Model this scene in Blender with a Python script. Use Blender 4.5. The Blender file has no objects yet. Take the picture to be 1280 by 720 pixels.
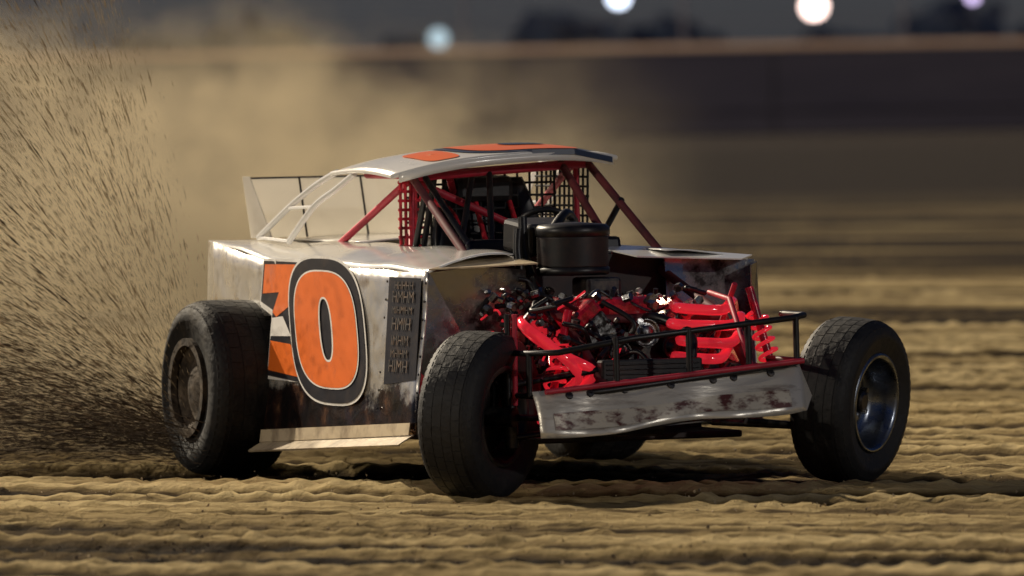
import bpy, math, random
import numpy as np
from mathutils import Vector, Matrix
random.seed(7); rng=np.random.default_rng(5); np.random.seed(3)
S=bpy.context.scene
S.view_settings.view_transform='Standard'; S.view_settings.look='None'; S.view_settings.exposure=0
D=math.radians
# ------------------------------------------------------------------ materials
def new_mat(name):
    m=bpy.data.materials.new(name); m.use_nodes=True
    nt=m.node_tree; return m,nt,nt.nodes['Principled BSDF'],nt.nodes,nt.links
def pmat(name,c1,c2=None,scale=6,rough=.5,metal=0,bump=0,thr=(.42,.62),coat=0,detail=6,emit=None,es=0,bscale=None,rough2=None,stretch=(1,1,1)):
    m,nt,b,N,L=new_mat(name)
    b.inputs['Base Color'].default_value=(*c1,1); b.inputs['Roughness'].default_value=rough; b.inputs['Metallic'].default_value=metal
    if coat: b.inputs['Coat Weight'].default_value=coat; b.inputs['Coat Roughness'].default_value=.12
    tc=N.new('ShaderNodeTexCoord'); mp=N.new('ShaderNodeMapping'); mp.inputs['Scale'].default_value=stretch
    L.new(tc.outputs['Object'],mp.inputs['Vector'])
    if c2:
        n=N.new('ShaderNodeTexNoise'); n.inputs['Scale'].default_value=scale; n.inputs['Detail'].default_value=detail; n.inputs['Roughness'].default_value=.65
        L.new(mp.outputs[0],n.inputs['Vector'])
        r=N.new('ShaderNodeMapRange'); r.inputs[1].default_value=thr[0]; r.inputs[2].default_value=thr[1]
        L.new(n.outputs[0],r.inputs[0])
        x=N.new('ShaderNodeMix'); x.data_type='RGBA'; x.inputs['A'].default_value=(*c1,1); x.inputs['B'].default_value=(*c2,1)
        L.new(r.outputs[0],x.inputs['Factor']); L.new(x.outputs['Result'],b.inputs['Base Color'])
        if rough2 is not None:
            q=N.new('ShaderNodeMapRange'); q.inputs[3].default_value=rough; q.inputs[4].default_value=rough2
            L.new(r.outputs[0],q.inputs[0]); L.new(q.outputs[0],b.inputs['Roughness'])
    if bump:
        n2=N.new('ShaderNodeTexNoise'); n2.inputs['Scale'].default_value=bscale or scale*3; n2.inputs['Detail'].default_value=5
        L.new(mp.outputs[0],n2.inputs['Vector'])
        bp=N.new('ShaderNodeBump'); bp.inputs['Strength'].default_value=bump; bp.inputs['Distance'].default_value=.01
        L.new(n2.outputs[0],bp.inputs['Height']); L.new(bp.outputs[0],b.inputs['Normal'])
    if emit:
        b.inputs['Emission Color'].default_value=(*emit,1); b.inputs['Emission Strength'].default_value=es
    return m
M={}
M['tyre']=pmat('tyre_rubber',(.007,.007,.008),(.022,.018,.014),9,.66,bump=.5,thr=(.5,.85),rough2=.9,bscale=30)
M['rear_tyre']=pmat('tyre_rubber_muddy',(.008,.0075,.0075),(.045,.034,.022),7,.7,bump=.5,thr=(.5,.85),rough2=.92,bscale=30)
M['rim']=pmat('rim_polished',(.24,.27,.32),(.07,.065,.06),7,.25,1,thr=(.45,.7),rough2=.6)
M['rim_dark']=pmat('rim_dark',(.03,.035,.045),(.09,.07,.055),10,.35,.8,rough2=.7)
M['rim_mud']=pmat('rim_muddy',(.12,.09,.06),(.03,.022,.016),9,.6,.4,thr=(.4,.6),rough2=.85,bump=.3)
M['white']=pmat('body_white',(.85,.84,.81),(.50,.42,.31),4,.2,0,bump=.15,thr=(.60,.88),coat=.8,rough2=.45,bscale=5)
M['roof']=pmat('roof_white',(.80,.78,.73),(.5,.42,.3),3,.25,0,thr=(.56,.85),coat=.5,rough2=.5)
M['alu']=pmat('aluminium_panel',(.40,.39,.38),(.04,.035,.035),4,.2,1,bump=.4,thr=(.48,.64),rough2=.5,bscale=5)
M['inside']=pmat('interior_dark',(.014,.014,.016),(.04,.025,.022),8,.5,.3)
M['black']=pmat('black_parts',(.010,.010,.012),(.035,.03,.026),14,.4,.2,thr=(.5,.75))
M['blackmetal']=pmat('dark_metal',(.04,.04,.045),(.13,.11,.09),20,.35,.9,thr=(.45,.7),rough2=.6)
M['metal']=pmat('engine_metal',(.3,.3,.3),(.03,.027,.025),18,.25,1,thr=(.42,.58),rough2=.6,bump=.2)
M['red']=pmat('red_tube_paint',(.50,.022,.05),(.16,.015,.025),8,.5,.0,thr=(.5,.8),rough2=.7)
M['red_emit']=pmat('red_headers',(.92,.03,.05),(.35,.01,.015),9,.13,.0,thr=(.50,.70),coat=1,emit=(1,.03,.05),es=.40)  # red paint with emission added for brightness; also on springs and plug wires
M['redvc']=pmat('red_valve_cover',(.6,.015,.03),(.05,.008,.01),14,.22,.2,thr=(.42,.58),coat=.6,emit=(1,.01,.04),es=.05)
M['cage_dark']=pmat('cage_maroon',(.16,.022,.026),(.05,.015,.015),6,.7,.0,thr=(.4,.7))
M['orange']=pmat('decal_orange',(.90,.18,.02),(.50,.12,.04),6,.34,0,thr=(.57,.8),coat=.3,rough2=.6)
M['dblack']=pmat('decal_black',(.015,.015,.021),(.06,.045,.038),9,.35,0,thr=(.5,.8))
M['dwhite']=pmat('decal_white',(.80,.78,.74),(.45,.37,.28),9,.45,0,thr=(.55,.75))
M['navy']=pmat('decal_navy',(.025,.04,.08),(.1,.1,.11),8,.4,0,thr=(.55,.8))
M['net']=pmat('netting',(.015,.015,.016),None,5,.8)
M['rednet']=pmat('netting_red',(.65,.012,.035),(.2,.01,.015),20,.6)
M['lens']=pmat('spoiler_panel',(.75,.72,.66),(.45,.4,.33),5,.5,0,thr=(.5,.8))
M['tan']=pmat('muddy_panel',(.55,.45,.30),(.16,.11,.07),7,.45,0,thr=(.45,.75),bump=.2)
M['clod_d']=pmat('clod_dark',(.07,.047,.026),(.15,.105,.06),3,.95)
M['clod_l']=pmat('clod_light',(.50,.38,.22),(.30,.22,.12),3,.95)
nt=M['lens'].node_tree; b=nt.nodes['Principled BSDF']; tr=nt.nodes.new('ShaderNodeBsdfTranslucent'); tr.inputs[0].default_value=(.9,.87,.8,1)
mxs=nt.nodes.new('ShaderNodeMixShader'); mxs.inputs[0].default_value=.6; nt.links.new(b.outputs[0],mxs.inputs[1]); nt.links.new(tr.outputs[0],mxs.inputs[2]); nt.links.new(mxs.outputs[0],nt.nodes['Material Output'].inputs[0])
def body_side_mat():
    m,nt,b,N,L=new_mat('body_side_scuffed')
    tc=N.new('ShaderNodeTexCoord'); sp=N.new('ShaderNodeSeparateXYZ'); L.new(tc.outputs['Object'],sp.inputs[0])
    n=N.new('ShaderNodeTexNoise'); n.inputs['Scale'].default_value=3.2; n.inputs['Detail'].default_value=7; n.inputs['Roughness'].default_value=.7
    L.new(tc.outputs['Object'],n.inputs['Vector'])
    a=N.new('ShaderNodeMath'); a.operation='MULTIPLY_ADD'; a.inputs[1].default_value=.5; L.new(n.outputs[0],a.inputs[0]); L.new(sp.outputs['Z'],a.inputs[2])
    r=N.new('ShaderNodeMapRange'); r.inputs[1].default_value=.64; r.inputs[2].default_value=.70; L.new(a.outputs[0],r.inputs[0])
    n2=N.new('ShaderNodeTexNoise'); n2.inputs['Scale'].default_value=9; n2.inputs['Detail'].default_value=8; L.new(tc.outputs['Object'],n2.inputs['Vector'])
    lo=N.new('ShaderNodeValToRGB'); e=lo.color_ramp.elements
    e[0].position=.42; e[0].color=(.016,.012,.014,1); e[1].position=.72; e[1].color=(.34,.17,.09,1)
    k=lo.color_ramp.elements.new(.58); k.color=(.06,.030,.024,1)
    L.new(n2.outputs[0],lo.inputs[0])
    up=N.new('ShaderNodeValToRGB'); e=up.color_ramp.elements
    e[0].position=.26; e[0].color=(.42,.33,.22,1); e[1].position=.44; e[1].color=(.82,.79,.73,1)
    L.new(n2.outputs[0],up.inputs[0])
    x=N.new('ShaderNodeMix'); x.data_type='RGBA'; L.new(r.outputs[0],x.inputs['Factor']); L.new(lo.outputs[0],x.inputs['A']); L.new(up.outputs[0],x.inputs['B'])
    L.new(x.outputs['Result'],b.inputs['Base Color'])
    b.inputs['Roughness'].default_value=.22; b.inputs['Coat Weight'].default_value=.5; b.inputs['Metallic'].default_value=.6
    n3=N.new('ShaderNodeTexNoise'); n3.inputs['Scale'].default_value=4; L.new(tc.outputs['Object'],n3.inputs['Vector'])
    bp=N.new('ShaderNodeBump'); bp.inputs['Strength'].default_value=.6; bp.inputs['Distance'].default_value=.05
    L.new(n3.outputs[0],bp.inputs['Height']); L.new(bp.outputs[0],b.inputs['Normal'])
    return m
M['side']=body_side_mat()
# ------------------------------------------------------------------ mesh helpers
def mesh(name,v,f,mat,parent=None,smooth=False,sol=0,bev=0):
    me=bpy.data.meshes.new(name); me.from_pydata([tuple(p) for p in v],[],f); me.update()
    o=bpy.data.objects.new(name,me); S.collection.objects.link(o)
    if mat: me.materials.append(mat)
    if smooth: me.polygons.foreach_set('use_smooth',[True]*len(me.polygons))
    if sol:
        s=o.modifiers.new('s','SOLIDIFY'); s.thickness=sol; s.offset=0
    if bev:
        s=o.modifiers.new('b','BEVEL'); s.width=bev; s.segments=2; s.limit_method='ANGLE'
    if parent: o.parent=parent
    return o
def grid(name,fn,us,vs,mat,parent,sol=.004,smooth=True):
    v=[fn(u,w) for u in us for w in vs]; n=len(vs); f=[]
    for i in range(len(us)-1):
        for j in range(n-1): f.append((i*n+j,(i+1)*n+j,(i+1)*n+j+1,i*n+j+1))
    return mesh(name,v,f,mat,parent,smooth,sol)
def box(name,c,s,mat,parent,bev=.008,rot=None):
    x,y,z=[k/2 for k in s]; vs=[Vector((a*x,b*y,d*z)) for a in(-1,1) for b in(-1,1) for d in(-1,1)]
    if rot: 
        R=Matrix.Rotation(rot[0],3,'X')@Matrix.Rotation(rot[1],3,'Y')@Matrix.Rotation(rot[2],3,'Z'); vs=[R@q for q in vs]
    vs=[q+Vector(c) for q in vs]
    f=[(0,1,3,2),(4,6,7,5),(0,4,5,1),(2,3,7,6),(0,2,6,4),(1,5,7,3)]
    return mesh(name,vs,f,mat,parent,bev=bev)
def lathe_data(prof,seg,T=Matrix()):
    v=[];f=[];n=len(prof)
    for i in range(seg):
        a=2*math.pi*i/seg
        for r,y in prof: v.append(T@Vector((r*math.cos(a),y,r*math.sin(a))))
    for i in range(seg):
        k=(i+1)%seg
        for j in range(n-1): f.append((i*n+j,i*n+j+1,k*n+j+1,k*n+j))
    return v,f
def lathe(name,prof,mat,parent,T=Matrix(),seg=64,smooth=True):
    v,f=lathe_data(prof,seg,T); return mesh(name,v,f,mat,parent,smooth)
def smoothpts(pts,n=6):
    P=[Vector(p) for p in pts]
    if len(P)<3: return P
    out=[]
    for i in range(len(P)-1):
        p0=P[max(i-1,0)];p1=P[i];p2=P[i+1];p3=P[min(i+2,len(P)-1)]
        for k in range(n):
            t=k/n; out.append(.5*((2*p1)+(p2-p0)*t+(2*p0-5*p1+4*p2-p3)*t*t+(3*p1-p0-3*p2+p3)*t**3))
    out.append(P[-1]); return out
def tubes(name,lines,r,mat,parent,sm=False):
    cu=bpy.data.curves.new(name,'CURVE'); cu.dimensions='3D'; cu.bevel_depth=r; cu.bevel_resolution=3; cu.use_fill_caps=True
    for l in lines:
        P=smoothpts(l) if sm else [Vector(p) for p in l]
        s=cu.splines.new('POLY'); s.points.add(len(P)-1)
        for q,p in zip(s.points,P): q.co=(*p,1)
        s.use_smooth=True
    cu.materials.append(mat); o=bpy.data.objects.new(name,cu); S.collection.objects.link(o); o.parent=parent; return o
def helix(a,b,r,turns,n=14):
    a=Vector(a);b=Vector(b);d=(b-a);L=d.length;q=d.to_track_quat('Z','Y'); out=[]
    for i in range(int(turns*n)+1):
        t=i/(turns*n); an=2*math.pi*t*turns
        out.append(a+q@Vector((r*math.cos(an),r*math.sin(an),L*t)))
    return out
# ------------------------------------------------------------------ race car
PSI=D(22.5)
car=bpy.data.objects.new('race_car',None); S.collection.objects.link(car)
car.location=(.10,36.59,0); car.rotation_euler=(0,0,-(math.pi/2-PSI))
def tyre_prof(R,w,rim):
    h=w/2; P=[(rim,-h*.80),(rim+.02,-h*.93),(rim+(R-rim)*.45,-h*1.02),(R-.055,-h*.985),(R-.032,-h*.93),(R-.015,-h*.82),(R-.006,-h*.62),(R-.002,-h*.35),(R,-h*.1)]
    P+= [(R,h*.1),(R-.002,h*.35),(R-.006,h*.62),(R-.015,h*.82),(R-.032,h*.93),(R-.055,h*.985),(R-(R-rim)*.48,h*1.03),(R-(R-rim)*.5,h*1.01),(rim+.02,h*.93),(rim,h*.80)]
    return P
def wheel(tag,pos,R,w,steer,camber,out,mt,mr,beadlock=False):
    T=Matrix.Translation(pos)@Matrix.Rotation(steer,4,'Z')@Matrix.Rotation(camber,4,'X')
    if out<0: T=T@Matrix.Scale(-1,4,(0,1,0))
    rim=.205; h=w/2
    lathe('tyre_'+tag,tyre_prof(R,w,rim),mt,car,T,96)
    v=[];f=[]
    nb=60
    for i in range(nb):
        for lane,(y0,y1) in enumerate([(-.93,-.70),(.70,.93)]):
            a0=2*math.pi*(i+.12+.3*(lane%2))/nb; a1=a0+2*math.pi*.62/nb; b=len(v)
            for a in(a0,a1):
                for y in(y0*h,y1*h):
                    rr=R-.007 if abs(y)<.8*h else R-.029
                    for r in(R-.045,rr): v.append(T@Vector((r*math.cos(a),y,r*math.sin(a))))
            f+=[(b+1,b+3,b+7,b+5),(b,b+1,b+5,b+4),(b+2,b+6,b+7,b+3),(b,b+2,b+3,b+1),(b+4,b+5,b+7,b+6)]
    mesh('tread_'+tag,v,f,mt,car)
    v=[];f=[];nb=34
    for i in range(nb):
        for lane,(y0,y1) in enumerate([(-.60,-.34),(-.31,-.01),(.01,.31),(.34,.60)]):
            a0=2*math.pi*(i+.25*lane)/nb; a1=a0+2*math.pi*.93/nb; b=len(v); K=3
            for q in range(K+1):
                a=a0+(a1-a0)*q/K
                for y in(y0*h,y1*h):
                    dr=.0005+(.004 if abs(y)>.5*h else .0015 if abs(y)>.3*h else 0)
                    v.append(T@Vector(((R+.0012-dr)*math.cos(a),y,(R+.0012-dr)*math.sin(a))))
            for q in range(K): f.append((b+2*q,b+2*q+1,b+2*q+3,b+2*q+2))
    mesh('tread_crown_'+tag,v,f,mt,car,sol=.002)
    P=[(rim+.012,h*.86),(rim+.006,h*.93),(rim-.008,h*.93),(rim-.016,h*.84),(rim-.03,h*.6),(rim-.034,h*.15),(rim-.06,h*.0),(.11,-h*.05),(.085,h*.08),(.05,h*.12),(.0,h*.12)]
    lathe('rim_'+tag,P,mr,car,T,64)
    lathe('rim_inner_'+tag,[(rim+.01,-h*.86),(rim-.005,-h*.9),(rim-.02,-h*.8),(rim-.03,-h*.1),(.13,-h*.06),(.02,-h*.06),(0,-h*.06)],M['rim_dark'],car,T,48)
    lathe('rim_centre_'+tag,[(.128,-h*.01),(.118,h*.03),(.10,h*.06),(.06,h*.14),(0,h*.14)],M['rim_dark'],car,T,40)
    lathe('hub_'+tag,[(.045,h*.1),(.045,h*.45),(.03,h*.5),(0,h*.5)],M['blackmetal'],car,T,20,False)
    lathe('brake_'+tag,[(.14,-h*.35),(.15,-h*.35),(.15,-h*.25),(.04,-h*.25),(.04,-h*1.2),(0,-h*1.2)],M['blackmetal'],car,T,32,False)
    v=[];f=[]
    for k in range(5):
        a=2*math.pi*k/5; Tn=T@Matrix.Translation((.075*math.cos(a),h*.1,.075*math.sin(a)))
        vv,ff=lathe_data([(.014,0),(.014,.035),(0,.035)],6,Tn); b=len(v); v+=vv; f+=[tuple(q+b for q in g) for g in ff]
    mesh('lug_nuts_'+tag,v,f,M['metal'],car)
    if beadlock:
        lathe('beadlock_'+tag,[(rim+.018,h*.9),(rim+.018,h*1.04),(rim-.015,h*1.04),(rim-.022,h*.9)],M['rim_mud'],car,T,48,False)
        lathe('wheel_cover_'+tag,[(rim-.02,h*.86),(.15,h*.72),(.1,h*.80),(.04,h*.86),(0,h*.88)],M['rim_mud'],car,T,48)
RF=.352; RRr=.392
wheel('fr',(1.375,-.83,RF-.012),RF,.27,D(-50),D(-3),-1,M['tyre'],M['rim_dark'])
wheel('fl',(1.375,.87,RF-.002),RF,.27,D(-51),D(-6),1,M['tyre'],M['rim'])
wheel('rr',(-1.42,-.91,RRr-.015),RRr,.38,D(0),D(-1),-1,M['rear_tyre'],M['rim_mud'],True)
wheel('rl',(-1.40,.86,RRr-.015),RRr,.36,D(0),D(0),1,M['rear_tyre'],M['rim'])
def dy(z): return -.80-.08*(.93-z)/.78
def nz(x,z,s=3.): return .010*math.sin(s*x*2.1+z*5)+.007*math.sin(s*3.7*x-z*9)
lin=lambda a,b,n:[a+(b-a)*i/(n-1) for i in range(n)]
ztop=lambda x: .93+ (0 if x>-1.05 else (-1.05-x)*.09)
zbot=lambda x: .15+.05*(x+1.05)
def side(sgn,x0,x1):
    return lambda x,t:( x, sgn*(-dy(zbot(x)+(ztop(x)-zbot(x))*t)-.0+ (0 if sgn<0 else -.06))+nz(x,t)*.4, zbot(x)+(ztop(x)-zbot(x))*t)
grid('door_panel_r',side(-1,0,0),lin(-1.05,.75,30),lin(0,1,14),M['side'],car,.005)
grid('door_panel_l',side(1,0,0),lin(-1.05,.60,30),lin(0,1,14),M['white'],car,.005)
def quarter(sgn):
    def f(x,t):
        w=.80-.05*max(0,(-1.05-x)/.95); zt=ztop(x); zb=.70
        return (x,sgn*(w+.012*(1-t)),zb+(zt-zb)*t)
    return f
grid('quarter_panel_r',quarter(-1),lin(-2.05,-1.052,12),lin(0,1,5),M['side'],car,.005)
grid('quarter_panel_l',quarter(1),lin(-2.05,-1.052,12),lin(0,1,5),M['white'],car,.005)
mesh('rocker_lip_r',[(-1.04,-.885,.148),(.76,-.885,.238),(.76,-.955,.20),(-1.04,-.955,.11),(-1.04,-.95,.105),(.76,-.95,.195)],[(0,1,2,3),(3,2,5,4)],M['tan'],car,sol=.006)
mesh('rocker_face_r',[(-1.04,-.892,.20),(.74,-.892,.29),(.74,-.900,.238),(-1.04,-.900,.146)],[(0,1,2,3)],M['tan'],car,sol=.004)
def deck(sgn,xf,wo,wi,zi,zo_f):
    def f(x,t):
        w=wo-.05*max(0,(-1.05-x)/.95)
        y=w+(wi-w)*t; zo=ztop(x)+zo_f
        z=zo+(zi-zo)*(1-(1-t)**2)+.009*math.sin(7*x+4*t)*math.sin(3.1*x)
        if x>.1: z-=.04*(x-.1)*t
        return (x,sgn*y,z)
    return f
grid('deck_r',deck(-1,.75,.80,.40,1.015,0),lin(-2.05,.75,40),lin(0,1,8),M['white'],car,.005)
grid('deck_l',deck(1,.6,.78,.36,1.0,.012),lin(-2.05,.60,40),lin(0,1,8),M['white'],car,.005)
grid('rear_deck',lambda x,y:(x,y,1.015+.02*math.cos(y*3.6)),lin(-2.05,-1.0,8),lin(-.395,.355,10),M['white'],car,.005)
mesh('tail_panel',[(-2.05,-.75,1.02),(-2.05,.73,1.02),(-2.08,.73,.55),(-2.08,-.75,.55)],[(0,1,2,3)],M['white'],car,sol=.005)
v=[];f=[]
for x in (.30,.74):
    for z in lin(.26,.88,9):
        T=Matrix.Translation((x,dy(z)-.004,z)); vv,ff=lathe_data([(.006,0),(.005,-.004),(0,-.005)],8,T); q=len(v); v+=vv; f+=[tuple(i+q for i in g) for g in ff]
mesh('rivets',v,f,M['blackmetal'],car)
mesh('front_wall_r',[(.745,-.795,.925),(.80,-.60,.945),(.86,-.40,.93),(.84,-.40,.62),(.78,-.62,.58),(.742,-.84,.50)],[(0,1,4,5),(1,2,3,4)],M['alu'],car,sol=.005)
mesh('front_wall_lower_r',[(.742,-.84,.50),(.78,-.62,.58),(.70,-.5,.2),(.742,-.87,.24)],[(0,1,2,3)],M['alu'],car,sol=.005)
mesh('hood_flap_r',[(.75,-.80,.937),(.55,-.42,1.0),(.90,-.36,.955),(.84,-.58,.945),(.78,-.72,.94)],[(0,1,2,3,4)],M['tan'],car,sol=.006)
mesh('front_wall_l',[(.605,.775,.94),(.50,.40,.965),(.52,.40,.72),(.62,.80,.66)],[(0,1,2,3)],M['alu'],car,sol=.005)
mesh('nose_side_l',[(.60,.79,.93),(.74,.70,.92),(.74,.70,.70),(.60,.80,.62)],[(0,1,2,3)],M['alu'],car,sol=.005)
mesh('hood_flap_l',[(.60,.77,.957),(.28,.36,1.0),(.28,.18,1.0),(.62,.22,.965),(.74,.66,.945)],[(0,1,2,3,4)],M['white'],car,sol=.006)
mesh('firewall',[(.42,-.55,.99),(.42,.42,.97),(.42,.6,.2),(.42,-.7,.2)],[(0,1,2,3)],M['inside'],car,sol=.006)
box('floor_pan',(-.3,0,.2),(2.3,1.2,.03),M['inside'],car)
mesh('rear_firewall',[(-1.0,-.7,.95),(-1.0,.7,.95),(-1.0,.7,.2),(-1.0,-.7,.2)],[(0,1,2,3)],M['inside'],car,sol=.006)
# roof
def rz(x,y):
    t=(y+.53)/1.06; base=1.325+(1.385-1.325)*t
    crown=.060*(1-abs(2*t-1)**2.6); xx=(x+1.08)/.83
    return base+crown+.022*math.sin(math.pi*min(max(xx,0),1))-.012*(xx)
def roofp(u,w):
    y=-.53+1.06*w; x=-1.08+.83*u - .07*(abs(2*w-1)**3)*u + .03*(1-u)
    return (x,y,rz(x,y))
grid('roof_panel',roofp,lin(0,1,16),lin(0,1,24),M['roof'],car,.010)
tubes('roof_edge',[[roofp(1,w) for w in lin(0,1,20)],[roofp(u,0) for u in lin(0,1,12)],[roofp(u,1) for u in lin(0,1,12)]],.011,M['roof'],car)
grid('roof_front_lip',lambda u,w:(roofp(1,w)[0]+.012,roofp(1,w)[1],roofp(1,w)[2]-.035*u),lin(0,1,3),lin(.02,.98,20),M['roof'],car,.005)
def roofshape(name,o,mat,off):
    n=len(o); cx_=sum(p[0] for p in o)/n; cy_=sum(p[1] for p in o)/n
    rings=[[(cx_+(x-cx_)*k,cy_+(y-cy_)*k) for x,y in o] for k in(.02,.25,.5,.75,1)]
    v=[(x,y,rz(x,y)+off) for r_ in rings for x,y in r_]; f=[tuple(range(n))]
    for a in range(4): f+=[(a*n+i,a*n+(i+1)%n,(a+1)*n+(i+1)%n,(a+1)*n+i) for i in range(n)]
    return mesh(name,v,f,mat,car,True)
def se(cx,cy,a,b,n=3,N=48): 
    o=[]
    for i in range(N):
        t=2*math.pi*i/N; c,s=math.cos(t),math.sin(t); o.append((cx+a*abs(c)**(2/n)*(1 if c>0 else -1),cy+b*abs(s)**(2/n)*(1 if s>0 else -1)))
    return o
roofshape('roof_number_outline',se(-.62,.17,.33,.34),M['navy'],.0085)  # navy outline of the roof number graphic
roofshape('roof_number_orange',se(-.62,.15,.285,.275),M['orange'],.0115)
roofshape('roof_number_hole',se(-.60,.19,.08,.10),M['navy'],.0145)
roofshape('roof_number_small',se(-.52,-.27,.20,.08,4),M['orange'],.0085)
mesh('roof_visor',[(-.30,-.2,1.392),(-.245,.1,1.425),(-.245,.3,1.425),(-.29,.50,1.385),(-.285,.50,1.36),(-.24,.3,1.40),(-.24,.1,1.40),(-.295,-.2,1.372)],[(0,1,6,7),(1,2,5,6),(2,3,4,5)],M['navy'],car,sol=.004)
mesh('spoiler',[(-1.97,-.56,1.03),(-1.97,.56,1.03),(-2.06,.56,1.30),(-2.06,-.56,1.30)],[(0,1,2,3)],M['lens'],car,sol=.005)
mesh('spoiler_side_r',[(-1.70,-.57,1.03),(-1.97,-.57,1.03),(-2.07,-.57,1.31),(-1.98,-.57,1.31)],[(0,1,2,3)],M['lens'],car,sol=.005)
mesh('spoiler_side_l',[(-1.62,.57,1.03),(-1.97,.57,1.03),(-2.07,.57,1.31),(-1.98,.57,1.31)],[(0,1,2,3)],M['white'],car,sol=.005)
tubes('spoiler_ribs',[[(-1.965,y,1.03),(-2.055,y,1.30)] for y in(-.3,0,.3)]+[[(-2.06,-.56,1.30),(-2.06,.56,1.30)]],.005,M['blackmetal'],car)
for sg,nm,zt in((-1,'r',1.33),(1,'l',1.385)):
    fr_=[(-1.04,sg*.52,zt),(-1.25,sg*.54,zt-.06),(-1.50,sg*.57,1.17),(-1.80,sg*.60,1.035)]
    fr2=[(-.80,sg*.52,zt),(-.98,sg*.54,zt-.07),(-1.18,sg*.57,1.18),(-1.42,sg*.60,1.02)]
    tubes('sail_frame_'+nm,[fr_,fr2],.014,M['white'],car,True)
    tubes('sail_frame_trim_'+nm,[[(a[0]+.035,a[1],a[2]+.01) for a in fr_],[(-1.8,sg*.60,1.035),(-1.42,sg*.60,1.025)],[(-1.50,sg*.572,1.17),(-1.18,sg*.572,1.18)]],.008,M['white'],car,True)
tubes('cage_front_posts',[[(-.38,-.42,1.32),(.40,-.46,.95)],[(-.38,.42,1.36),(.37,.46,.95)],[(-.40,.30,1.36),(.20,.30,.97)]],.018,M['cage_dark'],car)
tubes('cage_main',[[(-.47,-.40,.25),(-.47,-.38,1.32),(-.47,.40,1.365),(-.47,.42,.25)],
 [(-.47,-.38,1.31),(-1.28,-.42,1.0)],[(-.47,.38,1.35),(-1.28,.42,1.0)],
 [(-.38,-.42,1.31),(-.38,.42,1.355)],[(-.47,-.38,1.3),(-.47,.42,.95)],[(-.95,-.4,1.32),(-.47,-.4,1.32)],[(-.47,-.2,1.3),(-1.28,.2,1.0)],
 [(-.47,-.42,.9),(.40,-.46,.93),(.42,-.46,.3)]],.017,M['red'],car)
tubes('cage_dark_bars',[[(-.45,-.1,1.33),(-.2,-.28,.93)],[(-.2,-.43,1.23),(-.45,-.40,.9)],[(.0,-.2,.95),(-.38,-.05,1.33)],[(-.05,.44,1.2),(-.35,.43,.97)],[(-.47,-.34,.95),(-.40,-.30,1.32)],[(.1,-.3,.95),(-.38,-.36,1.32)]],.014,M['black'],car)
lines=[[(-.46+.0,-.44+.012*k,z) for z in (.92,1.30)] for k in range(0,8,2)]+[[(-.46,-.45,z),(-.46,-.33,z)] for z in lin(.93,1.29,10)]
tubes('headrest_net_red',lines,.007,M['rednet'],car)
tubes('belts_red',[[(-.62,-.02,1.2),(-.5,-.03,1.05),(-.35,-.03,.9)],[(-.62,.14,1.2),(-.5,.14,1.05),(-.35,.13,.9)],[(-.6,-.3,1.26),(-.52,-.22,1.2),(-.6,-.15,1.13)],[(-.58,-.3,1.22),(-.5,-.2,1.17),(-.58,-.12,1.1)]],.012,M['rednet'],car,True)
lines=[[(x,.43,1.03),(x+.02,.43,1.345)] for x in lin(-1.0,-.42,12)]+[[(-1.0,.43,z),(-.40,.43,z)] for z in lin(1.04,1.34,8)]
lines+=[[(-.62,y,.98),(-.62,y,1.34)] for y in lin(-.35,.36,13)]+[[(-.62,-.35,z),(-.62,.36,z)] for z in lin(1.0,1.33,7)]
tubes('window_net',lines,.0055,M['net'],car)
def seatf(u,w):
    y=.02+.27*(w-.5)*2; z=.35+.95*u; x=-.60-.12*u+.16*abs(w-.5)**2*4*(1 if u<.75 else .7)
    if u>.75: y=.02+.27*(w-.5)*2*(1-.35*(u-.75)/.25)
    return(x,y,z)
grid('racing_seat',seatf,lin(0,1,12),lin(0,1,9),M['black'],car,.03)
box('seat_headrest',(-.64,.02,1.25),(.1,.28,.12),M['black'],car,.03)
box('dash_panel',(.16,-.02,.98),(.06,.72,.13),M['black'],car,.02,(0,D(-15),0))
box('air_box',(.56,-.19,1.06),(.26,.27,.14),M['black'],car,.02,(0,D(6),D(4)))
lathe('steering_wheel',[(.15+.014*math.cos(a),.014*math.sin(a)) for a in lin(0,2*math.pi,9)],M['black'],car,Matrix.Translation((-.05,.08,1.03))@Matrix.Rotation(D(65),4,'Z')@Matrix.Rotation(D(25),4,'X'),32)
# --------------------------- decals on door
def P3(x,z,off): return (x,dy(z)-off,z)
def decal(name,pts,off,mat):
    n=len(pts); return mesh(name,[P3(x,z,off) for x,z in pts],[tuple(range(n))],mat,car)
def ell(cx,cz,a,b,n=2.8,slant=0,N=56):
    o=[]
    for i in range(N):
        t=2*math.pi*i/N; c,s=math.cos(t),math.sin(t)
        x=a*abs(c)**(2/n)*(1 if c>0 else -1); z=b*abs(s)**(2/n)*(1 if s>0 else -1)
        o.append((cx+x+slant*z,cz+z))
    return o
def ringdecal(name,o,i,off,mat):
    n=len(o); v=[P3(x,z,off) for x,z in o]+[P3(x,z,off) for x,z in i]
    return mesh(name,v,[(k,(k+1)%n,n+(k+1)%n,n+k) for k in range(n)],mat,car)
cx,cz=-.34,.655; SL=-.45
decal('door_number_rim',ell(cx,cz,.455,.322,3.0,SL),.014,M['dwhite'])
decal('door_number_back',ell(cx,cz,.438,.311,3.0,SL),.017,M['dblack'])
ringdecal('door_number_zero',ell(cx,cz+.005,.365,.250,2.9,SL),ell(cx,cz+.005,.080,.140,2.4,SL),.022,M['orange'])
ringdecal('door_number_zero_line',ell(cx,cz+.005,.377,.257,2.9,SL),ell(cx,cz+.005,.365,.250,2.9,SL),.021,M['dwhite'])
ringdecal('door_number_zero_inline',ell(cx,cz+.005,.080,.140,2.4,SL),ell(cx,cz+.005,.064,.131,2.4,SL),.022,M['dwhite'])
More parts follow.
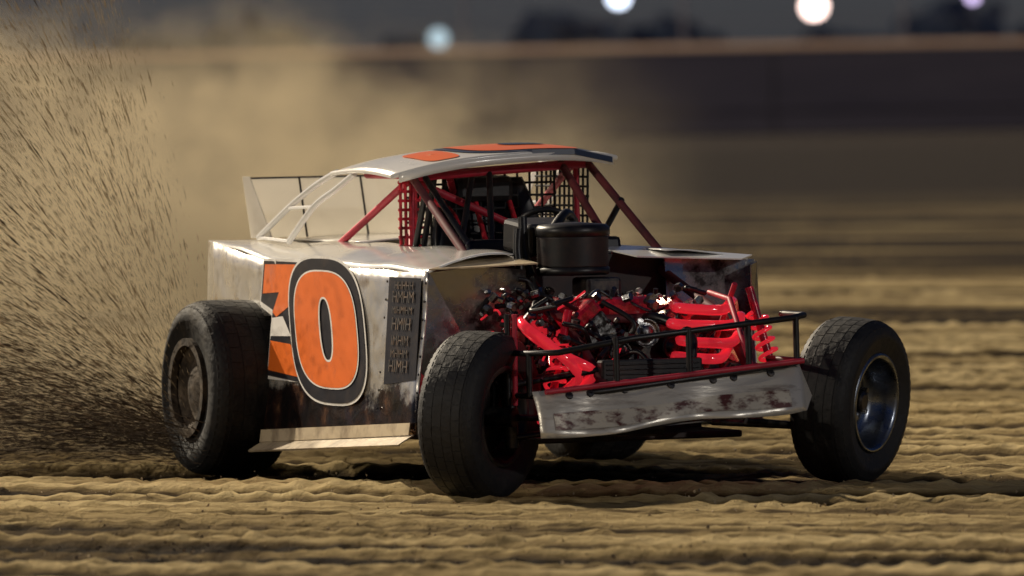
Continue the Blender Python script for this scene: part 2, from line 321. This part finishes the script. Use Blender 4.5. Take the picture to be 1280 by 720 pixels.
mesh('number_plate_extension',[(-1.20,-.803,.95),(-1.04,-.806,.95),(-1.04,-.825,.70),(-1.20,-.820,.74)],[(0,1,2,3)],M['dwhite'],car,sol=.004)
decal('door_digit_back',[(-1.20,.955),(-.72,.958),(-.66,.86),(-.60,.62),(-.52,.42),(-1.045,.425),(-1.045,.72),(-1.20,.75)],.008,M['dwhite'])
decal('door_digit_outline',[(-1.19,.945),(-.70,.945),(-.66,.83),(-.6,.42),(-1.035,.44),(-1.035,.73),(-1.19,.765)],.0095,M['dblack'])  # black outline layer of the digit graphic
decal('door_digit_orange_top',[(-1.17,.93),(-.80,.935),(-.70,.87),(-.72,.79),(-.98,.70),(-1.03,.72),(-.97,.81),(-1.17,.80)],.0112,M['orange'])
decal('door_digit_white_bar',[(-1.03,.695),(-.90,.705),(-.78,.62),(-1.03,.615)],.0112,M['dwhite'])
decal('door_digit_orange_foot',[(-1.03,.595),(-.78,.585),(-.50,.435),(-1.03,.465)],.0115,M['orange'])
decal('door_sponsor_panel',[(.33,.90),(.70,.90),(.72,.47),(.36,.44)],.010,M['dblack'])
def text(name,s,T,size,mat,sx=1,ext=.001):
    c=bpy.data.curves.new(name,'FONT'); c.body=s; c.size=size; c.extrude=ext; c.align_x='CENTER'; c.align_y='CENTER'
    o=bpy.data.objects.new(name,c); S.collection.objects.link(o); c.materials.append(mat)
    o.parent=car; o.matrix_local=T@Matrix.Diagonal((sx,1,1,1)); return o
tilt=math.atan2(.08,.78)
def doorT(x,z,off): return Matrix.Translation(P3(x,z,off))@Matrix.Rotation(math.pi/2-tilt,4,'X')
M['sptext']=pmat('sponsor_text',(.13,.08,.05),(.02,.016,.016),26,.6,thr=(.42,.56))
for i,(s,zz,sz) in enumerate((('HHHHH',.865,.05),('HMHM',.815,.07),('MIHMIHM',.76,.045),('HMIH',.70,.075),('IMHIM',.63,.06),('MHIHM',.575,.05),('HIMH',.52,.075))):
    text('door_sponsor_%d'%i,s,doorT(.52,zz,.015),sz,M['sptext'],1.2)
# ---------------------------- nose / bumper
NL=Vector((1.70,-.74,.355)); NR=Vector((1.72,.46,.44))
def nose(u,t):
    c=NL.lerp(NR,u); z=c.z+.09-.19*t
    x=c.x+.05+.10*t-.35*max(0,abs(u-.5)-.42)
    return (x+.012*math.sin(13*u+4*t)*(.4+t)+.007*math.sin(29*u)*t,c.y,z+.010*math.sin(9*u+3*t)*t)
M['nose']=pmat('nose_plate',(.60,.57,.50),(.12,.085,.07),6,.30,.35,bump=.5,thr=(.50,.70),rough2=.6,bscale=8,stretch=(1,.45,2.2))
grid('nose_plate',nose,lin(0,1,40),lin(0,1,9),M['nose'],car,.005)
grid('nose_plate_band',lambda u,t:(nose(u,t)[0]+.006,nose(u,t)[1],nose(u,t)[2]+.002),lin(.05,.93,34),lin(.52,.86,4),pmat('nose_band',(.09,.028,.026),(.52,.48,.40),9,.4,.2,thr=(.42,.54),detail=8,stretch=(1,1,2)),car,0)
mesh('nose_tip_l',[nose(1,0),nose(1,1),(1.72,.53,.39)],[(0,1,2)],M['nose'],car,sol=.005)
mesh('nose_lip',[nose(0,1),nose(1,1),(1.62,.46,.32),(1.60,-.74,.245)],[(0,1,2,3)],M['blackmetal'],car,sol=.005)
a=Vector(nose(0,.55));b=Vector(nose(1,.55)); d=(b-a).normalized(); upv=(Vector(nose(.5,0))-Vector(nose(.5,1))).normalized(); nn=d.cross(upv).normalized(); upv=nn.cross(d)
R3=Matrix((d,upv,nn)).transposed().to_4x4()
v=[];f=[]
for u in (.12,.2,.33,.5,.66,.74,.88):
    p=Vector(nose(u,.16))+nn*.004; vv,ff=lathe_data([(.017,0),(.015,-.006),(.004,-.007),(0,-.003)],14,Matrix.Translation(p)@R3@Matrix.Rotation(math.pi/2*-1,4,'X')); q=len(v); v+=vv; f+=[tuple(i+q for i in g) for g in ff]
mesh('nose_fasteners',v,f,M['blackmetal'],car)
bt=[[(1.38,-.72,.60),(1.60,-.70,.60),(1.72,-.62,.605),(1.76,-.30,.655),(1.78,.42,.722),(1.72,.50,.73),(1.45,.52,.73)],
    [(1.30,-.70,.42),(1.72,-.68,.425),(1.77,-.45,.44),(1.79,.38,.525),(1.74,.47,.54),(1.40,.48,.54)]]
bt+= [[(1.775,y,.46+(y+.6)*.09),(1.77,y,.645+(y+.6)*.075)] for y in(-.38,-.05,.22,.44)]
bt+= [[(1.42,-.72,.38),(1.42,-.72,.76)],[(1.6,-.70,.42),(1.6,-.70,.6)]]
tubes('front_bumper',bt,.0135,M['black'],car)
tubes('front_bumper_red_bars',[[(1.44,-.70,.38),(1.45,-.70,.76)],[(1.77,-.70,.445),(1.80,.46,.542)],[(1.15,.30,.5),(1.4,.33,.86)],[(1.77,.24,.5),(1.5,.26,.80),(1.2,.3,.82)],[(1.75,-.05,.48),(1.2,-.1,.45)]],.012,M['red'],car)
tubes('chassis_rails',[[(-1.9,s*.36,.5),(-1.3,s*.38,.6),(-.9,s*.42,.28),(.9,s*.36,.28),(1.7,s*.32,.36)] for s in(-1,1)]+
 [[(.42,s*.42,.9),(1.2,s*.36,.72),(1.6,s*.34,.42)] for s in(-1,1)]+[[(1.2,-.36,.72),(1.2,.36,.72)],[(1.6,-.34,.4),(1.6,.34,.4)],[(.9,-.36,.28),(.9,.36,.28)],[(1.2,-.36,.72),(1.25,-.34,.3)],[(1.2,.36,.72),(1.25,.34,.3)]],.02,M['cage_dark'],car)
sus=[]
for s,y in((-1,-.70),(1,.72)):
    sus+=[[(1.20,s*.30,.27),(1.375,y,.24)],[(1.55,s*.30,.29),(1.375,y,.24)],[(1.25,s*.34,.52),(1.375,y,.46)],[(1.5,s*.34,.52),(1.375,y,.46)],[(1.50,s*.25,.31),(1.48,y,.33)]]
sus+=[[(-1.40,-.75,.37),(-1.40,.75,.37)],[(-1.38,-.4,.3),(-.6,-.42,.3)],[(-1.38,.4,.3),(-.6,.42,.3)]]
tubes('suspension_arms',sus,.014,M['blackmetal'],car)
tubes('rear_axle',[[(-1.40,-.75,.375),(-1.40,.75,.375)]],.04,M['blackmetal'],car)
tubes('spindle_uprights',[[(1.375,-.69,.2),(1.375,-.70,.5)],[(1.375,.71,.2),(1.375,.72,.5)]],.03,M['blackmetal'],car)
for i,(a,b) in enumerate((((1.36,-.52,.30),(1.22,-.36,.76)),((1.40,.52,.42),(1.30,.44,.84)))):
    tubes('coil_spring_%d'%i,[helix(a,Vector(a).lerp(Vector(b),.75),.040,7)],.009,M['red_emit'],car)
    tubes('shock_%d'%i,[[a,b]],.018,M['redvc'],car)
# ---------------------------- engine
box('engine_block',(.98,-.05,.50),(.55,.36,.32),M['blackmetal'],car,.03)
box('oil_pan',(.98,-.05,.29),(.5,.28,.14),M['black'],car,.03)
for s,nm in((-1,'r'),(1,'l')):
    box('cylinder_head_'+nm,(.98,-.05+s*.17,.66),(.50,.15,.14),M['metal'],car,.012,(s*-D(40),0,0))
    box('valve_cover_'+nm,(.98,-.05+s*.215,.745),(.48,.13,.075),M['redvc'],car,.02,(s*-D(40),0,0))
    tubes('valve_cover_ribs_'+nm,[[(.76+k*.075,-.05+s*.165,.805),(.76+k*.075,-.05+s*.255,.735)] for k in range(7)],.006,M['blackmetal'],car)
box('intake_manifold',(.98,-.05,.76),(.40,.22,.10),M['redvc'],car,.03)
box('carburettor',(.92,-.10,.84),(.18,.16,.10),M['blackmetal'],car,.015)
lathe('air_cleaner',[(0,0.0),(.15,.0),(.158,.01),(.158,.03),(.15,.035),(.15,.165),(.160,.17),(.160,.20),(.145,.215),(.03,.225),(0,.225)],M['black'],car,Matrix.Translation((.82,-.165,.90))@Matrix.Rotation(D(90),4,'X'),40)
lathe('air_cleaner_pleats',[(.151+.004*(k%2),.036+.128*k/24) for k in range(25)],M['inside'],car,Matrix.Translation((.82,-.165,.90))@Matrix.Rotation(D(90),4,'X'),40)
tubes('air_box_hoses',[[(.75,-.33,.9),(.72,-.345,1.0),(.70,-.345,1.15)],[(.78,-.38,.86),(.75,-.39,1.0),(.74,-.38,1.10)],[(.7,-.2,1.1),(.6,-.1,1.16),(.45,0,1.12)]],.020,M['black'],car,True)
hl=[]
for k,(z,y0,y1) in enumerate(((.765,.08,.30),(.70,.05,.34),(.625,.10,.33),(.56,.07,.28))):
    hl.append([(.95,.12,.66),(1.10,.16,z),(1.36,y0,z),(1.42,y0+.06,z-.008),(1.43,y1-.04,z-.012),(1.34,y1+.04,z+.02),(1.0,.50,z-.03)])
tubes('exhaust_headers_l',hl,.023,M['red_emit'],car,True)
hr=[]
for k in range(2):
    hr.append([(.85+.12*k,-.26,.64),(1.15,-.52,.72-.02*k),(1.38,-.63+.05*k,.71-.05*k),(1.46,-.54+.06*k,.62-.04*k),(1.46,-.42+.07*k,.50),(1.2,-.40,.40)])
tubes('exhaust_headers_r',hr,.023,M['red_emit'],car,True)
for i,(y,z,r) in enumerate(((-.05,.46,.075),(-.17,.58,.05),(.08,.60,.055),(-.05,.66,.06),(.16,.50,.04))):
    lathe('pulley_%d'%i,[(0,.035),(r*.5,.035),(r*.6,.02),(r*.9,.02),(r,.035),(r*.92,.0),(r,-.03),(0,-.03)],M['metal' if i%2 else 'blackmetal'],car,Matrix.Translation((1.30,y,z))@Matrix.Rotation(D(-90),4,'Z'),28)
box('radiator',(1.52,-.12,.46),(.06,.46,.20),M['black'],car,.01)
tubes('radiator_fins',[[(1.555,-.33,.38+.02*k),(1.555,.09,.38+.02*k)] for k in range(9)],.003,M['black'],car)
tubes('radiator_hoses',[[(1.50,.08,.54),(1.44,.1,.66),(1.30,.02,.72),(1.2,0,.72)],[(1.5,-.28,.42),(1.4,-.25,.36),(1.28,-.15,.44)]],.022,M['black'],car,True)
L1=[];L2=[];L3=[]
for k in range(120):
    a=Vector((random.uniform(.75,1.47),random.uniform(-.5,.35),random.uniform(.46,.84)))
    if random.random()<.5: a.y=random.uniform(-.62,-.2)
    b=a+Vector((random.uniform(-.12,.12),random.uniform(-.12,.12),random.uniform(-.12,.08))); c=b+Vector((random.uniform(-.1,.1),random.uniform(-.1,.1),random.uniform(-.12,.05)))
    (L1,L1,L2,L3,L1)[k%5].append([a,b,c])
tubes('engine_lines_black',L1,.011,M['black'],car,True); tubes('engine_lines_steel',L2,.006,M['metal'],car,True); tubes('plug_wires_red',L3[:12],.005,M['red_emit'],car,True)
v=[];f=[]
for k in range(240):
    c=Vector((random.uniform(.78,1.4),random.uniform(-.62,.25),random.uniform(.50,.84))); s=random.uniform(.006,.02)
    vv,ff=lathe_data([(0,-s),(s,-s),(s,s),(0,s)],6,Matrix.Translation(c)@Matrix.Rotation(random.uniform(0,3),4,'X')@Matrix.Rotation(random.uniform(0,3),4,'Z'))
    q=len(v); v+=vv; f+=[tuple(i+q for i in g) for g in ff]
mesh('engine_fittings',v,f,M['metal'],car)
# ------------------------------------------------------------------ ground
def vnoise(x,y,seed):
    r=np.random.default_rng(seed); T=r.random((256,256)); xi=np.floor(x).astype(int); yi=np.floor(y).astype(int); fx=x-xi; fy=y-yi
    fx=fx*fx*(3-2*fx); fy=fy*fy*(3-2*fy); g=lambda a,b:T[a%256,b%256]
    return (g(xi,yi)*(1-fx)+g(xi+1,yi)*fx)*(1-fy)+(g(xi,yi+1)*(1-fx)+g(xi+1,yi+1)*fx)*fy
ys=np.concatenate([np.linspace(-60,22,20),np.arange(23,54,.024),54*1.004**np.arange(1,320)])
ys=np.concatenate([ys,np.geomspace(ys[-1]*1.1,5000,20)])
xs=np.concatenate([-np.geomspace(3000,3.6,40),np.arange(-3.5,3.51,.035),np.geomspace(3.6,3000,40)])
X,Y=np.meshgrid(xs,ys)
slope=.38
v_=(Y+slope*X)/math.hypot(1,slope); u_=(X-slope*Y)/math.hypot(1,slope)
R_=np.random.default_rng(12)
groove=np.zeros(X.size); berm=np.zeros(X.size); vf=v_.ravel(); uf=u_.ravel()
v0=18.
while v0<125:
    near=v0<54
    w=R_.choice([.07,.11,.17,.26,.38]) if near else R_.choice([.4,.7,1.1]); d=R_.uniform(.6,1.0)*(.6 if w<.1 else .85 if w<.2 else 1)
    c=R_.normal(0,.010); ph=R_.uniform(0,6.3); am=R_.uniform(.02,.14); fq=R_.uniform(.15,.4); mf=R_.uniform(.08,.30)
    s_=np.where(np.abs(vf-v0-c*uf)<w*2.3+.25)[0]
    if len(s_):
        us_=uf[s_]; line=v0+c*us_+am*np.sin(us_*fq+ph)+.03*np.sin(us_*2.3+ph)
        dd=np.abs(vf[s_]-line)/w
        m_=np.clip(vnoise(us_*mf+ph*10,us_*0+v0*7.3,31)*3-.75,0,1)
        groove[s_]=np.maximum(groove[s_],d*m_*np.clip(1-dd,0,1)**.55)
        berm[s_]=np.maximum(berm[s_],d*m_*np.clip(1-np.abs(dd-1.5)/.6,0,1))
    v0+=R_.uniform(.16,.62)*(1 if near else 3.2)
groove=groove.reshape(X.shape); berm=berm.reshape(X.shape)
lugs=.5+.5*np.sin(u_*42+5*vnoise(u_*1.5,v_*3,21)); lugs=np.clip(lugs*1.6-.3,0,1)
patch=np.clip(vnoise(u_*.3,v_*.3,13)*2.2-.5,0,1)
h=(.026*(vnoise(u_*.12,v_*.6,2)-.5) -.095*groove*(.6+.4*lugs) +.034*berm*(.5+.5*lugs)
   +.022*(vnoise(u_*.9,v_*9,4)-.5)*(.5+patch)+.014*(vnoise(u_*7,v_*15,5)-.5)+.013*(vnoise(X*15,Y*13,6)-.5)+.09*np.clip(vnoise(X*9,Y*8,16)-.80,0,1))
fall=np.clip((90-Y)/40,0.3,1)*np.clip((Y-5)/15,0,1)
Z=h*fall+.004
nx=len(xs); ny=len(ys)
co=np.stack([X,Y,Z],-1).reshape(-1,3)
idx=np.arange(nx*ny).reshape(ny,nx)
F=np.stack([idx[:-1,:-1],idx[:-1,1:],idx[1:,1:],idx[1:,:-1]],-1).reshape(-1,4)
me=bpy.data.meshes.new('dirt_track_ground'); me.vertices.add(len(co)); me.vertices.foreach_set('co',co.ravel())
me.loops.add(F.size); me.loops.foreach_set('vertex_index',F.ravel()); me.polygons.add(len(F)); me.polygons.foreach_set('loop_start',np.arange(0,F.size,4)); me.polygons.foreach_set('loop_total',np.full(len(F),4))
me.update(calc_edges=True); me.polygons.foreach_set('use_smooth',np.ones(len(F),bool))
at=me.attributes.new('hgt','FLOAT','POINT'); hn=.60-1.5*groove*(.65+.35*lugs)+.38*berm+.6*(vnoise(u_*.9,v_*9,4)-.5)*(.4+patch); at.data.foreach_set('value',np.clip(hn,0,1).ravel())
g=bpy.data.objects.new('dirt_track_ground',me); S.collection.objects.link(g)
m,nt,b,N,L=new_mat('dirt')
tc=N.new('ShaderNodeTexCoord'); mp=N.new('ShaderNodeMapping'); mp.inputs['Rotation'].default_value=(0,0,math.atan(slope)); 
mp2=N.new('ShaderNodeMapping'); mp2.inputs['Scale'].default_value=(.25,2.4,1)
L.new(tc.outputs['Object'],mp.inputs[0]); L.new(mp.outputs[0],mp2.inputs[0])
n=N.new('ShaderNodeTexNoise'); n.inputs['Scale'].default_value=1.3; n.inputs['Detail'].default_value=9; n.inputs['Roughness'].default_value=.7; L.new(mp2.outputs[0],n.inputs['Vector'])
nmr=N.new('ShaderNodeMapRange'); nmr.inputs[1].default_value=.36; nmr.inputs[2].default_value=.62; L.new(n.outputs[0],nmr.inputs[0])
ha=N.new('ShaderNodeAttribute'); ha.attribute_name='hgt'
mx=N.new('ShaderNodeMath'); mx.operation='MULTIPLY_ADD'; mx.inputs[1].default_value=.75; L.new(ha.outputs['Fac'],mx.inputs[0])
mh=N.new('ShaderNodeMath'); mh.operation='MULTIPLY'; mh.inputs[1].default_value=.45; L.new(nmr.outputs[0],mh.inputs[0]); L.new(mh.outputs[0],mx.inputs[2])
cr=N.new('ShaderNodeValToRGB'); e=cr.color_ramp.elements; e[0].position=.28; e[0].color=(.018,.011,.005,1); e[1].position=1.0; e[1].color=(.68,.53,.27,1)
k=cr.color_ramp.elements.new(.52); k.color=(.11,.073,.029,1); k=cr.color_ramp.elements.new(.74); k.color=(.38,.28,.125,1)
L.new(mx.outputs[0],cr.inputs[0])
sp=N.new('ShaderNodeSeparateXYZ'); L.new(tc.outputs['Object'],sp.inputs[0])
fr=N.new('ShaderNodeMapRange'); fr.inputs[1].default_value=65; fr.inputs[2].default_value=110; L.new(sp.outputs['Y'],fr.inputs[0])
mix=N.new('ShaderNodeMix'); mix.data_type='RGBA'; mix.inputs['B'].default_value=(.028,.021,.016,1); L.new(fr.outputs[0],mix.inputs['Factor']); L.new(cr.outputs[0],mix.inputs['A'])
L.new(mix.outputs['Result'],b.inputs['Base Color']); b.inputs['Roughness'].default_value=.9; b.inputs['Specular IOR Level'].default_value=.08
nb=N.new('ShaderNodeTexNoise'); nb.inputs['Scale'].default_value=22; nb.inputs['Detail'].default_value=7; nb.inputs['Roughness'].default_value=.7; L.new(tc.outputs['Object'],nb.inputs['Vector'])
bp=N.new('ShaderNodeBump'); bp.inputs['Strength'].default_value=1; bp.inputs['Distance'].default_value=.04; L.new(nb.outputs[0],bp.inputs['Height']); L.new(bp.outputs[0],b.inputs['Normal'])
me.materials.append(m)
def clods(name,n,posf,mat,extra=None):
    base=np.array([[1,0,0],[-.5,.87,0],[-.5,-.87,0],[0,0,1.],[0,0,-1.]]); fc=np.array([[0,1,3],[1,2,3],[2,0,3],[1,0,4],[2,1,4],[0,2,4]])
    V=[];FF=[]
    for i in range(n):
        p,s,ax,el=posf()
        q=Vector(ax).to_track_quat('Z','Y').to_matrix(); Mx=np.array(q)
        bb=base*np.array([s,s,s*el])*(.7+.6*np.random.rand(5,1)); V.append(bb@Mx.T+np.array(p)); FF.append(fc+5*i)
    V=np.concatenate(V);FF=np.concatenate(FF)
    return mesh(name,V.tolist(),[tuple(t) for t in FF.tolist()],mat)
def gp():
    y=30+22*random.random()**1.3; x=random.uniform(-.075,.075)*y
    return (x,y,random.uniform(-.02,.02)),random.choice((.003,.004,.006,.008)),(random.random()-.5,random.random()-.5,random.random()),random.uniform(.7,1.3)
clods('loose_dirt_clods',2500,gp,M['clod_l'])
# ------------------------------------------------------------------ dirt spray
org=Vector((-1.38,37.8,.10))
def sp1(mode):
    def f():
        if mode==0: el=abs(random.gauss(2,15)); r=1.5*random.random()**1.1
        elif mode==1: el=abs(random.gauss(8,24)); r=2.9*random.random()**.8
        else: el=random.uniform(1,80); r=.25+3.1*random.random()**.8
        el=D(min(el,86))
        az=random.gauss(D(172),D(15))
        d=Vector((math.cos(az)*math.cos(el),math.sin(az)*math.cos(el),math.sin(el)))
        p=org+Vector((random.gauss(0,.06),random.gauss(0,.22),random.gauss(.03,.05)))+d*r
        p.z-=.05*r*r
        if p.z<0.01: p.z=random.uniform(.01,.10)
        d=(d+Vector((0,0,-.12*r))).normalized()
        s=random.choice((.0008,.001,.0012,.0015,.002)) if random.random()<.975 else .004
        return tuple(p),s,tuple(d),random.uniform(6,20)
    return f
clods('dirt_spray',17000,sp1(0),M['clod_d'])
clods('dirt_spray',13000,sp1(1),M['clod_d'])
clods('dirt_spray',22000,sp1(2),M['clod_l'])
# ------------------------------------------------------------------ dust volume
def dust():
    x0,x1,y0,y1,z0,z1=-4.5,1.8,38.3,49,0.0,2.7
    v=[(a,b_,c) for a in(x0,x1) for b_ in(y0,y1) for c in(z0,z1)]
    f=[(0,1,3,2),(4,6,7,5),(0,4,5,1),(2,3,7,6),(0,2,6,4),(1,5,7,3)]
    m=bpy.data.materials.new('dust'); m.use_nodes=True; nt=m.node_tree; N=nt.nodes; L=nt.links; N.remove(N['Principled BSDF'])
    vo=N.new('ShaderNodeVolumePrincipled'); vo.inputs['Color'].default_value=(.97,.81,.54,1); vo.inputs['Anisotropy'].default_value=.0
    L.new(vo.outputs[0],N['Material Output'].inputs['Volume'])
    tc=N.new('ShaderNodeTexCoord'); sp=N.new('ShaderNodeSeparateXYZ'); L.new(tc.outputs['Object'],sp.inputs[0])
    mp=N.new('ShaderNodeMapping'); mp.inputs['Scale'].default_value=(1,.55,1.15); L.new(tc.outputs['Object'],mp.inputs[0])
    n=N.new('ShaderNodeTexNoise'); n.inputs['Scale'].default_value=1.25; n.inputs['Detail'].default_value=3; n.inputs['Roughness'].default_value=.62
    L.new(mp.outputs[0],n.inputs['Vector'])
    def mr(src,a,b_,c=0,d=1):
        r=N.new('ShaderNodeMapRange'); r.interpolation_type='SMOOTHSTEP'
        for i,q in enumerate((a,b_,c,d)): r.inputs[i+1].default_value=q
        L.new(src,r.inputs[0]); return r.outputs[0]
    def mul(a,b_):
        r=N.new('ShaderNodeMath'); r.operation='MULTIPLY'; L.new(a,r.inputs[0])
        if isinstance(b_,float): r.inputs[1].default_value=b_
        else: L.new(b_,r.inputs[1])
        return r.outputs[0]
    def mad(a,k,b_):
        r=N.new('ShaderNodeMath'); r.operation='MULTIPLY_ADD'; r.inputs[1].default_value=k; L.new(a,r.inputs[0]); L.new(b_,r.inputs[2]); return r.outputs[0]
    nn=mr(n.outputs[0],.44,.62,.04,1.)
    zz=mad(n.outputs[0],-1.8,sp.outputs['Z'])
    zz=mad(sp.outputs['X'],.10,zz)
    hz=mr(zz,-.2,.95,1,0)
    hx=mr(sp.outputs['X'],-1.9,1.1,1,.0)
    hxl=mr(sp.outputs['X'],-3.4,-1.5,.45,1)
    hy=mr(sp.outputs['Y'],38.4,40.0,.2,1)
    hy2=mr(sp.outputs['Y'],44,49,1,0)
    d=mul(mul(mul(mul(mul(nn,hz),hx),hxl),mul(hy,hy2)),1.5)
    L.new(d,vo.inputs['Density'])
    m.cycles.volume_step_rate=4.0
    return mesh('dust_cloud',v,f,m)
dust()
# ------------------------------------------------------------------ far wall and lights
wall=bpy.data.objects.new('concrete_wall',None); S.collection.objects.link(wall)
M['wall']=pmat('wall_concrete',(.050,.045,.060),(.10,.088,.10),.3,.8,thr=(.35,.7),stretch=(.3,1,2))
M['cap']=pmat('wall_lit_cap',(.90,.62,.38),(.80,.52,.30),.5,.6)  # light along the wall's top edge put into a pale tan colour
box('wall_body',(0,190,.95),(400,.3,1.95),M['wall'],wall,.02)
box('wall_lit_cap',(0,189.95,2.0),(400,.42,.13),M['cap'],wall,.01)
tubes('wall_joints',[[(x,189.84,0),(x,189.84,1.9)] for x in range(-60,61,6)],.03,M['black'],wall)
tubes('wall_rail',[[(-200,189.8,.55),(200,189.8,.55)]],.05,M['wall'],wall)
fence=bpy.data.objects.new('catch_fence',None); S.collection.objects.link(fence)
M['post']=pmat('steel_post',(.2,.2,.22),None,1,.5,.6)
tubes('fence_posts',[[(x,191,0),(x,191,5)] for x in range(-61,61,5)],.05,M['post'],fence)
tubes('fence_cables',[[(-62,191,z),(62,191,z)] for z in (2.6,3.2,3.8,4.4)],.012,M['post'],fence)
tree=pmat('treeline_leaves',(.16,.19,.24),(.24,.27,.32),.4,.9)
V=[];FF=[]
for i in range(3000):
    x=random.uniform(-70,70); z=random.random()*(2.6+.9*math.sin(x*.35)+.6*math.sin(x*.9)); y=420+random.uniform(-5,5); s=random.uniform(.3,.9)
    b0=len(V)
    for k in range(5):
        a=k*1.256+random.random(); V.append((x+s*math.cos(a),y+random.uniform(-.3,.3),z+s*math.sin(a)))
    FF.append(tuple(range(b0,b0+5)))
mesh('distant_treeline',V,FF,tree)
def emis(name,c,s):
    m=bpy.data.materials.new(name); m.use_nodes=True; nt=m.node_tree; nt.nodes.remove(nt.nodes['Principled BSDF']); e=nt.nodes.new('ShaderNodeEmission'); e.inputs[0].default_value=(*c,1); e.inputs[1].default_value=s
    nt.links.new(e.outputs[0],nt.nodes['Material Output'].inputs[0]); return m
F0=10500.
def flood(x,z,r,col,st,Y=260):
    e=bpy.data.objects.new('floodlight',None); S.collection.objects.link(e)
    lathe('lamp',[(0,0),(r,0)],emis('lamp_glow',col,st),e,Matrix.Translation((x,Y-.12,z)),24)
    lathe('housing',[(r*1.05,-.02),(r*1.05,.1),(r*.6,.3),(0,.35)],M['black'],e,Matrix.Translation((x,Y-.1,z)),24)
    tubes('pole',[[(x,Y+.15,0),(x,Y+.15,z+.1)]],.05,M['post'],e)
flood(3.45,3.65,.30,(.72,.82,1),5)
flood(9.49,3.25,.36,(1,.74,.66),6)
flood(-2.14,2.46,.28,(.6,.8,.9),1.0)
flood(14.4,3.46,.16,(.75,.6,1),3)
# ------------------------------------------------------------------ light
az=D(134); elv=D(31)
ld=Vector((math.cos(az)*math.cos(elv),math.sin(az)*math.cos(elv),math.sin(elv)))
sl=bpy.data.lights.new('sun','SUN'); sl.energy=4.9; sl.angle=D(.8); sl.color=(1,.86,.66)
so=bpy.data.objects.new('sun',sl); S.collection.objects.link(so); so.rotation_euler=ld.to_track_quat('Z','Y').to_euler()
def spot(name,loc,tgt,en,col,size=.6,ang=40):
    l=bpy.data.lights.new(name,'SPOT'); l.energy=en; l.color=col; l.spot_size=D(ang); l.spot_blend=.5; l.shadow_soft_size=size
    o=bpy.data.objects.new(name,l); S.collection.objects.link(o); o.location=loc; o.rotation_euler=(Vector(loc)-Vector(tgt)).to_track_quat('Z','Y').to_euler()
spot('offscreen_spot',(18,16,9),(0.6,36.0,.6),4200,(1,.94,.86),ang=14,size=.3)  # unseen fill spot for the front of the car
spot('offscreen_spot',(-19,26,8),(-.5,36.5,.6),4400,(1,.88,.70),ang=14,size=.3)
spot('offscreen_spot',(-9,52,10),(-1.2,40.5,1.0),4600,(1,.82,.55),ang=38,size=.3)  # added unseen spot, brightens the dust and rims the car
spot('offscreen_spot',(-6,150,12),(0,190,2.0),17000,(1,.86,.78),ang=80)  # added unseen spot, brightens the wall face
w=bpy.data.worlds.new('World'); S.world=w; w.use_nodes=True; N=w.node_tree.nodes; L=w.node_tree.links
sk=N.new('ShaderNodeTexSky'); sk.sky_type='NISHITA'; sk.sun_disc=False; sk.sun_elevation=elv; sk.sun_rotation=math.pi/2-az
mu=N.new('ShaderNodeMix'); mu.data_type='RGBA'; mu.blend_type='MULTIPLY'; mu.inputs['Factor'].default_value=1; mu.inputs['B'].default_value=(.46,.58,1,1)
L.new(sk.outputs[0],mu.inputs['A']); L.new(mu.outputs['Result'],N['Background'].inputs[0]); N['Background'].inputs[1].default_value=.016
# ------------------------------------------------------------------ camera
c=bpy.data.cameras.new('camera'); c.sensor_width=36; c.lens=36*F0/1280; c.clip_end=9000; c.clip_start=.5
c.dof.use_dof=True; c.dof.focus_distance=35.8; c.dof.aperture_fstop=3.0
co_=bpy.data.objects.new('camera',c); S.collection.objects.link(co_)
co_.matrix_world=Matrix.Translation((0,0,1.83))@Matrix.Rotation(math.pi/2-288/F0,4,'X')@Matrix.Rotation(D(-1),4,'Z')
S.camera=co_
